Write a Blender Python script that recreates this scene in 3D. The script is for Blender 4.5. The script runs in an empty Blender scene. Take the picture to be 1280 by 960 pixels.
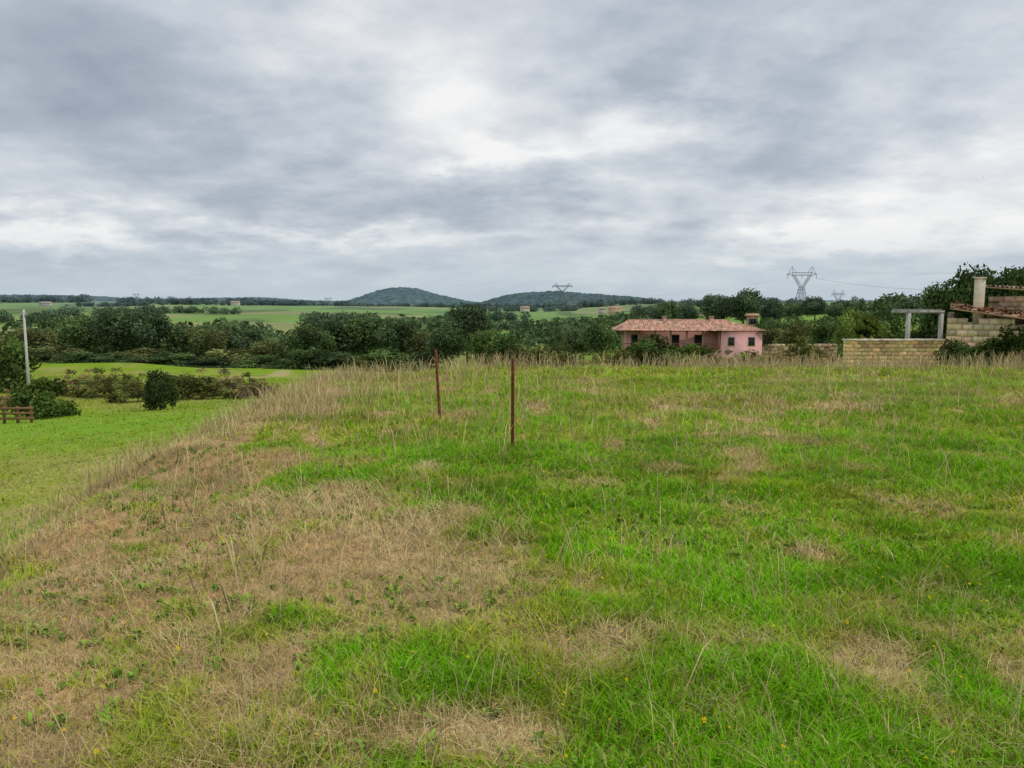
import bpy, math, random
import numpy as np
rs = np.random.RandomState(7); random.seed(7)
C = bpy.context.scene.collection
PI = math.pi
F = 961.0; TILT = math.radians(6.06); EYE = 1.6
# ---------------------------------------------------------------- camera mapping
def ray(px, row):
    cx = (px-640)/F; cy = -(row-480)/F
    y = math.cos(TILT)+cy*math.sin(TILT); z = -math.sin(TILT)+cy*math.cos(TILT)
    return cx/y, z/y
def P(px, row, d):
    u, s = ray(px, row); return (u*d, d, EYE+s*d)
# ---------------------------------------------------------------- noise
def _h(ix, iy, seed):
    n = (ix.astype(np.int64)*374761393 + iy.astype(np.int64)*668265263 + seed*1442695041) & 0xffffffff
    n = ((n ^ (n >> 13))*1274126177) & 0xffffffff
    return ((n ^ (n >> 16)) & 0xffff)/65535.0
def vn(x, y, seed=0):
    xi = np.floor(x); yi = np.floor(y); fx = x-xi; fy = y-yi
    fx = fx*fx*(3-2*fx); fy = fy*fy*(3-2*fy)
    a = _h(xi, yi, seed); b = _h(xi+1, yi, seed); c = _h(xi, yi+1, seed); d = _h(xi+1, yi+1, seed)
    return (a*(1-fx)+b*fx)*(1-fy)+(c*(1-fx)+d*fx)*fy
def fbm(x, y, sc, seed=0, o=4):
    s = 0; a = .5; t = 0
    for i in range(o):
        s = s+a*vn(x*sc+i*17.3, y*sc-i*9.1, seed+i); t += a; a *= .5; sc *= 2.03
    return s/t
def sst(a, b, x):
    t = np.clip((x-a)/(b-a), 0, 1); return t*t*(3-2*t)
# ---------------------------------------------------------------- terrain height
PXS = [-150, 0, 130, 250, 400, 550, 700, 850, 1000, 1150, 1280, 1430]
US = np.array([(p-640)/F for p in PXS])
DS = np.array([12, 25, 50, 90, 140, 200, 300, 450, 700, 1200, 2500, 6000], float)
TB = np.array([
 [-2.2,-3.8,-6.2,-8.0,-8.8,-15,-18,-14,-8,-5,2,12],
 [-1.8,-3.5,-6.0,-8.0,-9.0,-15,-18,-14,-8,-5,2,12],
 [-1.3,-3.1,-5.8,-8.4,-9.4,-15,-18,-17,-9,-5,2,12],
 [-0.7,-2.6,-5.4,-8.7,-9.8,-15,-18,-17,-8.5,-6,1,10],
 [-0.1,-1.6,-4.6,-8.4,-10.8,-15,-17,-17,-9,-7,-2,5],
 [0,-0.6,-3.7,-8.0,-11,-14,-16,-15,-12,-9,-5,0],
 [0,-0.6,-3.2,-9.0,-11,-13,-13,-13,-11,-9,-5,0],
 [0,-0.6,-3.0,-9.5,-10,-9,-7,-6,-5,-4,-2,5],
 [0,-0.6,-2.9,-7.0,-7,-6,-5,-5,-4,-2,2,8],
 [0,-0.6,-2.9,-4.8,-5,-5,-4,-4,-3,0,2,8],
 [0,-0.6,-2.9,-4.4,-5,-5,-4,-4,-3,0,2,8],
 [0,-0.6,-2.9,-4.4,-5,-5,-4,-4,-3,0,2,8]])
NU, ND = 120, 160
ug = np.linspace(US[0], US[-1], NU); lg = np.linspace(math.log(DS[0]), math.log(DS[-1]), ND)
T1 = np.array([np.interp(lg, np.log(DS), r) for r in TB])
TT = np.array([np.interp(ug, US, T1[:, j]) for j in range(ND)]).T
def blur(A, k, ax):
    ker = np.exp(-np.linspace(-2, 2, 2*k+1)**2); ker /= ker.sum()
    pad = [(k, k) if i == ax else (0, 0) for i in range(2)]
    B = np.pad(A, pad, mode='edge')
    return np.apply_along_axis(lambda v: np.convolve(v, ker, 'valid'), ax, B)
TT = blur(blur(TT, 4, 1), 5, 0)
def table(x, y):
    r = np.hypot(x, y); D = np.maximum(np.maximum(y, r*.72), 1.0)
    u = np.clip(x/D, US[0], US[-1]); l = np.clip(np.log(D), lg[0], lg[-1])
    fu = (u-ug[0])/(ug[-1]-ug[0])*(NU-1.001); fl = (l-lg[0])/(lg[-1]-lg[0])*(ND-1.001)
    i = fu.astype(int); j = fl.astype(int); a = fu-i; b = fl-j
    return (TT[i, j]*(1-a)+TT[i+1, j]*a)*(1-b)+(TT[i, j+1]*(1-a)+TT[i+1, j+1]*a)*b
def sp(x, k=.5): return np.log1p(np.exp(np.clip(x/k, -30, 30)))*k
def edge(y): return np.interp(y, [0, 4, 6, 8, 10, 14, 18, 25, 40], [3.6, 3.8, 4.0, 4.25, 4.5, 4.9, 5.1, 5.4, 7]) + (fbm(y*0, y, .45, 5, 3)-.5)*1.1
def H(x, y):
    x = np.asarray(x, float); y = np.asarray(y, float)
    r = np.hypot(x, y); D = np.maximum(y, r*.72)
    xe = edge(y)
    near = -.0024*np.maximum(0, D-10)**2 - .06*sp(-x-1.2) - 2.3*sst(-1.1, 4.4, -x-xe) - .05*sp(-x-8)
    near = near + (fbm(x, y, .35, 31, 3)-.5)*.18*sst(40, 15, D)
    near = near + (fbm(x, y, 2.2, 41, 3)-.5)*.07*sst(25, 10, D)
    bank = sst(-1.0, -2.2, x)*sst(22, 14, y)*sst(-9, -7, x)
    near = near + (fbm(x, y, 1.1, 77, 3)-.5)*.36*bank
    w = sst(18, 38, D)
    far = table(x, y) + (fbm(x, y, .012, 3, 3)-.5)*3.5*sst(120, 500, D) + (fbm(x, y, .03, 8, 2)-.5)*2.6*sst(60, 90, D)*sst(200, 130, D)*sst(10, -20, x) + (fbm(x, y, .004, 6, 2)-.5)*12*sst(350, 800, D)*sst(2500, 1500, D)
    return near*(1-w)+far*w
def h1(x, y): return float(H(np.array([x]), np.array([y]))[0])
# ---------------------------------------------------------------- field maps
DRY = [(-1.25,5.7,.9,1.4,.52),(-2.6,7,1.1,2.2,.48),(-2.4,4,.9,1.4,.5),(-1.9,2.9,.9,.9,.48),(-.8,2.9,.7,.6,.32),(-.1,4.3,.45,.4,.36),(-.9,4.2,.7,.6,.3),(0,3.1,.4,.4,.15),
 (-.3,6.6,.7,.4,.32),(3.3,5.8,1.0,.5,.42),(1.9,4.8,.4,.28,.32),(2.7,4.2,.35,.38,.4),(1.75,3.2,.35,.25,.26),(4.9,11.5,.9,.5,.35),(4.5,4.5,.8,.8,.25),(2.6,7.5,.8,.5,.1),
 (.75,4.4,.9,1.1,-.3),(.95,2.9,.7,.6,-.3),(-.1,8.5,1.5,1.2,-.3),(2.2,3.6,.5,.6,-.1),(.3,5.6,.9,.6,-.12),(6,9,4,3,-.14),(3,8,3,3,-.08)]
SOIL = [(-2.3,5.3,.6,.36,1.0),(-2.65,4.6,.5,.25,.95),(-2.5,7.2,.7,.4,.7),(-1.6,6.3,.5,.3,.5),(-1.9,3.2,.5,.25,.5),(-1.0,4.9,.5,.25,.5),(-.35,3.9,.4,.18,.4),(3.2,5.9,.5,.2,.35),(-1.3,3.7,.5,.25,.45),(-.7,2.8,.3,.15,.4),(-1.8,4.0,.5,.25,.5),(-3.3,6.0,.5,.6,.6),(-3.2,8.6,.5,.5,.5)]
def below(x, y): return sst(2.3, 4.2, -x-edge(y))*sst(60, 40, y)
def dryness(x, y):
    d = .19 + (fbm(x, y, .55, 11, 4)-.5)*1.05 + (fbm(x, y, 2.6, 12, 3)-.5)*1.7
    for a, b, sx, sy, m in DRY: d = d+m*np.exp(-((x-a)/sx)**2-((y-b)/sy)**2)
    e = -x-edge(y)
    d = d + .38*sst(-2.4, -.4, e)*sst(4.6, 1.8, e)*sst(1, 3, y)*sst(26, 16, y)
    return np.clip(d, 0, 1)
def soilness(x, y):
    s = 0*x
    for a, b, sx, sy, m in SOIL: s = s+m*np.exp(-((x-a)/sx)**2-((y-b)/sy)**2)
    return np.clip(s*(2.8*fbm(x, y, 3.2, 21, 4)-.85), 0, .85)
def mixc(a, b, t): return a*(1-t[:, None])+np.asarray(b)*t[:, None]
def groundcol(x, y):
    n = len(x); D = np.maximum(y, np.hypot(x, y)*.72)
    dr = dryness(x, y); so = soilness(x, y); rd = sst(-.4, -1.6, x)*sst(14, 9, y)
    c = np.tile(np.array([.22, .26, .03]), (n, 1))
    c = mixc(c, (.52, .37, .18), sst(.22, .65, dr)); c = mixc(c, (.48, .31, .16), sst(.3, .7, dr)*rd*.6); c = mixc(c, (.54, .29, .14), so)
    c = c*(.72+.56*fbm(x, y, 6, 25, 3))[:, None]
    p = np.tile(np.array([.22, .34, .03]), (n, 1))
    p = mixc(p, (.33, .33, .07), sst(.42, .7, fbm(x, y, .06, 50, 4)))
    p = mixc(p, (.38, .32, .13), sst(.5, .75, fbm(x, y, .18, 52, 3))*.6)
    p = mixc(p, (.12, .21, .03), sst(.5, .7, fbm(x, y, .5, 57, 3))*.5)
    f1 = fbm(x, y*.6, .009, 60, 3)
    q = np.tile(np.array([.20, .33, .06]), (n, 1))
    q = mixc(q, (.12, .18, .045), sst(.48, .56, f1)); q = mixc(q, (.33, .32, .13), sst(.58, .64, fbm(x, y*.7, .009, 66, 2))*.8)
    q = q*(.8+.4*fbm(x, y, .03, 68, 3))[:, None]
    t = sst(150, 230, D); p = p*(1-t)[:, None]+q*t[:, None]
    w = sst(16, 34, D); c = c*(1-w)[:, None]+p*w[:, None]
    lw = below(x, y)
    c = mixc(c, (.32, .37, .07), lw*.65)
    c = mixc(c, (.18, .36, .03), lw*sst(27, 33, D)*.8)
    for (ax, ay, bx, by, wd) in ((-45, 92, -34, 110, 1.2), (-34, 110, -38, 128, 1.2), (-300, 430, -255, 520, 5)):
        vx, vy = bx-ax, by-ay; tt = np.clip(((x-ax)*vx+(y-ay)*vy)/(vx*vx+vy*vy), 0, 1)
        dd = np.hypot(x-ax-tt*vx, y-ay-tt*vy); c = mixc(c, (.50, .38, .22), sst(wd*1.6, wd*.6, dd)*.7)
    hz = 1-np.exp(-np.maximum(D-150, 0)/3500)  # aerial haze painted into the ground colour, bluer with distance
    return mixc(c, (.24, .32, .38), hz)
# ---------------------------------------------------------------- mesh helpers
def raw_mesh(name, V, loops, starts, col=None, smooth=False):
    me = bpy.data.meshes.new(name)
    me.vertices.add(len(V)); me.vertices.foreach_set('co', np.asarray(V, np.float32).ravel())
    me.loops.add(len(loops)); me.loops.foreach_set('vertex_index', np.asarray(loops, np.int32))
    me.polygons.add(len(starts)); me.polygons.foreach_set('loop_start', np.asarray(starts, np.int32))
    if smooth: me.polygons.foreach_set('use_smooth', np.ones(len(starts), bool))
    if col is not None:
        a = me.color_attributes.new('Col', 'FLOAT_COLOR', 'POINT')
        cc = np.ones((len(V), 4), np.float32); cc[:, :3] = col; a.data.foreach_set('color', cc.ravel())
    me.update(calc_edges=True)
    return me
def link(name, me, mat=None, parent=None):
    o = bpy.data.objects.new(name, me); C.objects.link(o)
    if mat is not None and me is not None and len(me.materials) == 0: me.materials.append(mat)
    if parent: o.parent = parent
    return o
def tag(o, label, cat, group=None, kind=None):
    o['label'] = label; o['category'] = cat
    if group: o['group'] = group
    if kind: o['kind'] = kind
    return o
def empty(name, loc, rz=0):
    o = bpy.data.objects.new(name, None); C.objects.link(o); o.location = loc; o.rotation_euler = (0, 0, rz); return o
class MB:
    def __init__(s): s.v = []; s.f = []; s.c = []
    def add(s, vs, fs, col):
        b = len(s.v); s.v += [tuple(v) for v in vs]; s.f += [tuple(i+b for i in f) for f in fs]; s.c += [col]*len(vs)
    def box(s, x0, x1, y0, y1, z0, z1, col=(1, 1, 1), j=0):
        vs = [(x, y, z) for z in (z0, z1) for y in (y0, y1) for x in (x0, x1)]
        if j: vs = [tuple(a+random.uniform(-j, j) for a in v) for v in vs]
        s.add(vs, [(0,2,3,1),(4,5,7,6),(0,1,5,4),(2,6,7,3),(0,4,6,2),(1,3,7,5)], col)
    def tube(s, p, q, r0, r1=None, n=6, col=(1, 1, 1)):
        r1 = r0 if r1 is None else r1
        p = np.array(p, float); q = np.array(q, float); d = q-p; d /= np.linalg.norm(d)
        a = np.cross(d, (0, 0, 1) if abs(d[2]) < .9 else (1, 0, 0)); a /= np.linalg.norm(a); b = np.cross(d, a)
        vs = [c+(a*math.cos(t)+b*math.sin(t))*r for c, r in ((p, r0), (q, r1)) for t in [2*PI*k/n for k in range(n)]]
        fs = [(k, (k+1) % n, n+(k+1) % n, n+k) for k in range(n)]+[tuple(range(n-1, -1, -1)), tuple(range(n, 2*n))]
        s.add(vs, fs, col)
    def mesh(s, name):
        L = [i for f in s.f for i in f]; st = np.cumsum([0]+[len(f) for f in s.f[:-1]])
        return raw_mesh(name, np.array(s.v), L, st, np.array(s.c))
    def build(s, name, mat, parent=None): return link(name, s.mesh(name), mat, parent)
# ---------------------------------------------------------------- materials
def newmat(name):
    m = bpy.data.materials.new(name); m.use_nodes = True; nt = m.node_tree
    for n in list(nt.nodes): nt.nodes.remove(n)
    return m, nt, nt.nodes, nt.links
def surf(name, rough=.9, nscale=8, amt=.35, bump=.2, bscale=40, tint=None, spec=.15):
    m, nt, N, L = newmat(name)
    out = N.new('ShaderNodeOutputMaterial'); b = N.new('ShaderNodeBsdfPrincipled'); L.new(b.outputs[0], out.inputs[0])
    b.inputs['Roughness'].default_value = rough; b.inputs['Specular IOR Level'].default_value = spec
    at = N.new('ShaderNodeAttribute'); at.attribute_name = 'Col'
    tc = N.new('ShaderNodeTexCoord'); no = N.new('ShaderNodeTexNoise'); no.inputs['Scale'].default_value = nscale; no.inputs['Detail'].default_value = 6
    no.inputs['Roughness'].default_value = .65
    L.new(tc.outputs['Object'], no.inputs['Vector'])
    mr = N.new('ShaderNodeMapRange'); mr.inputs[1].default_value = .3; mr.inputs[2].default_value = .7; mr.inputs[3].default_value = 1-amt; mr.inputs[4].default_value = 1+amt
    L.new(no.outputs[0], mr.inputs[0])
    vm = N.new('ShaderNodeVectorMath'); vm.operation = 'SCALE'; L.new(at.outputs['Color'], vm.inputs[0]); L.new(mr.outputs[0], vm.inputs['Scale'])
    L.new(vm.outputs[0], b.inputs['Base Color'])
    n2 = N.new('ShaderNodeTexNoise'); n2.inputs['Scale'].default_value = bscale; n2.inputs['Detail'].default_value = 5
    L.new(tc.outputs['Object'], n2.inputs['Vector'])
    bp = N.new('ShaderNodeBump'); bp.inputs['Strength'].default_value = bump; bp.inputs['Distance'].default_value = .02
    L.new(n2.outputs[0], bp.inputs['Height']); L.new(bp.outputs[0], b.inputs['Normal'])
    return m
def leafy(name, trans=.35, objcol=False, up=.6):
    m, nt, N, L = newmat(name)
    out = N.new('ShaderNodeOutputMaterial'); d = N.new('ShaderNodeBsdfDiffuse'); t = N.new('ShaderNodeBsdfTranslucent')
    mx = N.new('ShaderNodeMixShader'); mx.inputs[0].default_value = trans
    L.new(d.outputs[0], mx.inputs[1]); L.new(t.outputs[0], mx.inputs[2]); L.new(mx.outputs[0], out.inputs[0])
    at = N.new('ShaderNodeAttribute'); at.attribute_name = 'Col'; src = at.outputs['Color']
    if objcol:
        oi = N.new('ShaderNodeObjectInfo'); vm = N.new('ShaderNodeVectorMath'); vm.operation = 'MULTIPLY'
        L.new(src, vm.inputs[0]); L.new(oi.outputs['Color'], vm.inputs[1]); src = vm.outputs[0]
    L.new(src, d.inputs[0]); L.new(src, t.inputs[0])
    g_ = N.new('ShaderNodeNewGeometry'); s1 = N.new('ShaderNodeVectorMath'); s1.operation = 'SCALE'; L.new(g_.outputs['Normal'], s1.inputs[0]); s1.inputs['Scale'].default_value = 1-up
    s2 = N.new('ShaderNodeVectorMath'); s2.operation = 'ADD'; L.new(s1.outputs[0], s2.inputs[0]); s2.inputs[1].default_value = (0, 0, up)
    s3 = N.new('ShaderNodeVectorMath'); s3.operation = 'NORMALIZE'; L.new(s2.outputs[0], s3.inputs[0]); L.new(s3.outputs[0], d.inputs['Normal'])
    return m
M_ground = surf('ground_mat', 1, 9, .4, .6, 45, spec=0)
M_bark = surf('bark_mat', .95, 10, .4, .5, 30)
M_wall = surf('plaster_mat', .9, 1.2, .12, .1, 20)
M_roof = surf('tile_mat', .9, 3, .3, .3, 12)
M_stone = surf('stone_mat', .95, 6, .28, .6, 25)
M_conc = surf('concrete_mat', .9, 4, .2, .3, 30)
M_metal = surf('galvanised_mat', .6, 2, .1, .05, 20)
M_rust = surf('rust_mat', .85, 40, .5, .5, 120)
M_wood = surf('wood_mat', .9, 12, .35, .3, 40)
M_dark = surf('opening_mat', .4, 2, .1, .0, 10)
M_hill = surf('wooded_hill_mat', 1, .05, .5, 0, 1, spec=0)
M_grass = leafy('grass_mat', .2, up=.65); M_straw = leafy('straw_mat', .15, up=.6); M_leaf = leafy('foliage_mat', .2, True, up=.3); M_wood_far = leafy('woodland_mat', .1, up=.3)
M_flower = leafy('flower_mat', .2)
# ---------------------------------------------------------------- ground sheet
fr = np.radians(np.arange(-48, 48.01, .25)); bk = np.radians(np.arange(52, 309, 4.0))
ang = np.concatenate([fr, bk]); na = len(ang)
rr = np.concatenate([[0.02], np.exp(np.linspace(math.log(.4), math.log(9000), 330))]); nr = len(rr)
A, R = np.meshgrid(ang, rr); X = (R*np.sin(A)).ravel(); Y = (R*np.cos(A)).ravel()
V = np.stack([X, Y, H(X, Y)], 1)
i, j = np.meshgrid(np.arange(nr-1), np.arange(na), indexing='ij'); i = i.ravel(); j = j.ravel(); j2 = (j+1) % na
Q = np.stack([i*na+j, i*na+j2, (i+1)*na+j2, (i+1)*na+j], 1)[:, ::-1]
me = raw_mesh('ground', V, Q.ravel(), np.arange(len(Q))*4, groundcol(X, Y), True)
g = link('ground', me, M_ground); tag(g, 'rolling grassy ground falling from the plateau into the green valley', 'ground', kind='structure')
# ---------------------------------------------------------------- wooded hills at the horizon
def hill(name, prof, d, depth, col, label):  # col has bluish distance haze already painted in
    pxs = [p[0] for p in prof]; xs = np.linspace(pxs[0], pxs[-1], 420); rows = np.interp(xs, pxs, [p[1] for p in prof])
    rows = np.convolve(np.pad(rows, 8, mode='edge'), np.ones(17)/17, 'valid')
    ts = np.linspace(-1, 1, 34)
    Vv = []; cc = []
    for t in ts:
        dd = d+t*depth
        x = (xs-640)/F*d*(1-.05*abs(t)); top = EYE+(378-rows)/F*d
        z = -25+(top+25)*np.cos(t*PI/2)**.8
        yy = np.full_like(x, dd)+ (fbm(x, x*0+dd, .004, 90, 2)-.5)*60
        z = z+(fbm(x, yy, .07, 91, 2)-.4)*11*(.35+.65*math.cos(t*PI/2))
        Vv.append(np.stack([x, yy, z], 1))
        k = .7+.6*fbm(x, yy, .03, 92, 3)
        cc.append(np.array(col)[None]*k[:, None])
    Vv = np.concatenate(Vv); cc = np.concatenate(cc); n = 420
    i, j = np.meshgrid(np.arange(33), np.arange(n-1), indexing='ij'); i = i.ravel(); j = j.ravel()
    q = np.stack([i*n+j, i*n+j+1, (i+1)*n+j+1, (i+1)*n+j], 1)
    o = link(name, raw_mesh(name, Vv, q.ravel(), np.arange(len(q))*4, cc), M_hill); tag(o, label, 'hill', kind='structure')
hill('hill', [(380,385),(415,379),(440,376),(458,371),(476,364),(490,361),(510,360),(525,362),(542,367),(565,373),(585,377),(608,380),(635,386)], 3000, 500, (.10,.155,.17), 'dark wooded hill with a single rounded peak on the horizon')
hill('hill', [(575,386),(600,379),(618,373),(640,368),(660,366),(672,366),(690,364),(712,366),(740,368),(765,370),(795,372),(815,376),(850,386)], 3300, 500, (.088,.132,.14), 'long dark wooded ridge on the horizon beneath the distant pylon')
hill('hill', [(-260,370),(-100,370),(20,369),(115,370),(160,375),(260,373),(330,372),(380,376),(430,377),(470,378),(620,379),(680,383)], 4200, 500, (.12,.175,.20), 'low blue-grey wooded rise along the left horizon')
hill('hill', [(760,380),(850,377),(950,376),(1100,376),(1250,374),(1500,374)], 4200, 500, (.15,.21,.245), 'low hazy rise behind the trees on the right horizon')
# ---------------------------------------------------------------- leaf clouds
def leaves(cs, nrm, size, cols, rng):
    n = len(cs); a = rng.normal(size=(n, 3))
    nn = nrm+rng.normal(size=(n, 3))*.8; nn /= np.linalg.norm(nn, axis=1)[:, None]+1e-6
    t = np.cross(nn, a); t /= np.linalg.norm(t, axis=1)[:, None]+1e-6; b = np.cross(nn, t)
    s = (size*(.6+.8*rng.rand(n)))[:, None]
    V = np.stack([cs-t*s, cs+b*s*.55, cs+t*s, cs-b*s*.55], 1).reshape(-1, 3)
    return V, np.repeat(cols, 4, 0)
def quads_mesh(name, V, col): return raw_mesh(name, V, np.arange(len(V)), np.arange(len(V)//4)*4, col)
def crown(kind, seed, nleaf, ls):
    rng = np.random.RandomState(seed); L = []
    if kind == 'broad':
        for k in range(26):
            v = rng.normal(size=3); v /= np.linalg.norm(v); r = rng.uniform(.35, .95)
            L.append((v[0]*r*.36, v[1]*r*.36, .58+v[2]*r*.30, rng.uniform(.09, .18)))
        L.append((0, 0, .58, .28))
    elif kind == 'tall':
        for k in range(24):
            z = rng.uniform(.2, .93); w = .33*math.sin(PI*min(1, (z-.08)/.95))**.6; a = rng.uniform(0, 2*PI)
            L.append((w*math.cos(a)*.8, w*math.sin(a)*.8, z, rng.uniform(.08, .15)))
        L.append((0, 0, .5, .22))
    elif kind == 'oval':
        for k in range(30):
            z = rng.uniform(.08, .82); w = .34*math.sin(PI*min(1, (z+.18)/1.1))**.8; a = rng.uniform(0, 2*PI)
            L.append((w*math.cos(a), w*math.sin(a), z, rng.uniform(.09, .16)))
        L.append((0, 0, .4, .3)); L.append((0, 0, .8, .15))
    elif kind == 'bush':
        for k in range(24):
            a = rng.uniform(0, 2*PI); r = math.sqrt(rng.rand())*.38; z = rng.uniform(.12, .85)*(1-.9*r*r/.16*.55)
            L.append((r*math.cos(a), r*math.sin(a), z, rng.uniform(.10, .19)))
    elif kind == 'scrub':
        for k in range(46):
            a = rng.uniform(0, 2*PI); r = math.sqrt(rng.rand())*.46; z = rng.uniform(.08, .93)*(1-.7*r)
            L.append((r*math.cos(a), r*math.sin(a), z, rng.uniform(.05, .11)))
    rad = np.array([l[3] for l in L]); pr = rad**2/np.sum(rad**2); idx = rng.choice(len(L), nleaf, p=pr)
    c = np.array([l[:3] for l in L])[idx]; v = rng.normal(size=(nleaf, 3)); v /= np.linalg.norm(v, axis=1)[:, None]
    q = c+v*(rad[idx]*rng.uniform(.45, 1.22, nleaf))[:, None]
    q[:, 2] = np.maximum(q[:, 2], .01)
    tone = (rng.uniform(.55, 1.45, len(L))[idx]*rng.uniform(.65, 1.35, nleaf))
    col = np.stack([tone*rng.uniform(.85, 1.3, nleaf), tone, tone*rng.uniform(.7, 1.2, nleaf)], 1)
    V, cc = leaves(q, v, ls, col, rng)
    return quads_mesh('crown', V, cc), L
def trunk(L, seed, r=.026, z1=.5, twigs=6):
    rng = random.Random(seed); m = MB(); col = (.16, .13, .10)
    p = (0, 0, -.05); 
    for k in range(4):
        q = (rng.uniform(-.02, .02), rng.uniform(-.02, .02), z1*(k+1)/4)
        m.tube(p, q, r*(1-.17*k), r*(1-.17*(k+1)), 7, col); p = q
    for l in rng.sample(L, min(twigs, len(L))):
        s = (0, 0, z1*rng.uniform(.2 if twigs > 10 else .5, 1)); mid = (l[0]*.5, l[1]*.5, (s[2]+l[2])/2-.02)
        if abs(l[0])+abs(l[1]) < .01: continue
        m.tube(s, mid, r*.45, r*.3, 5, col); m.tube(mid, l[:3], r*.3, r*.12, 5, col)
    return m.mesh('trunk')
PROTO = {}
for nm, kind, n, ls, r, z1 in (('broad_a','broad',6500,.024,.026,.5),('broad_b','broad',6500,.024,.024,.5),('broad_c','broad',6500,.024,.028,.45),
        ('tall_a','tall',5500,.022,.022,.7),('bush_a','bush',5000,.032,.02,.4),('bush_b','bush',5000,.032,.02,.4),('scrub','scrub',3400,.026,.012,.5),('oval','oval',5000,.03,.03,.6)):
    sd = sum(map(ord, nm)); cm, L = crown(kind, sd, n, ls); cm.materials.append(M_leaf)
    tm = trunk(L, sd, r, z1, 30 if nm == 'scrub' else 7); tm.materials.append(M_bark)
    PROTO[nm] = (cm, tm)
DK = (.062, .108, .026); MD = (.10, .17, .035); OL = (.16, .19, .047); BR = (.26, .21, .10); YG = (.17, .25, .045)
def tree(px, top, wpx, d, proto, col, label, cat='tree', group=None, dz=0):
    x, y, zt = P(px, top, d); zb = h1(x, y)-.05; hh = max(zt-zb, .5)*1.04; w = wpx/F*d
    name = {'tree': 'tree', 'bush': 'bush'}[cat]
    r = empty(name, (x, y, zb), random.uniform(0, 6.28)); r.scale = (w, w, hh)
    cm, tm = PROTO[proto]
    hz = 1-math.exp(-max(d-30, 0)/1300); k = random.uniform(.82, 1.2)  # hz: painted haze, shifts the crown colour to blue-grey with distance
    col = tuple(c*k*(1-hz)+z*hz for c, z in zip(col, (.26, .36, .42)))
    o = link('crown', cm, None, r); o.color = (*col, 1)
    t = link('trunk', tm, None, r)
    tag(r, label, cat, group); return r
G1 = 'trees of the dense belt across the left valley'; G2 = 'trees on the right skyline'; G3 = 'shrubs in front of the valley belt'
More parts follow.
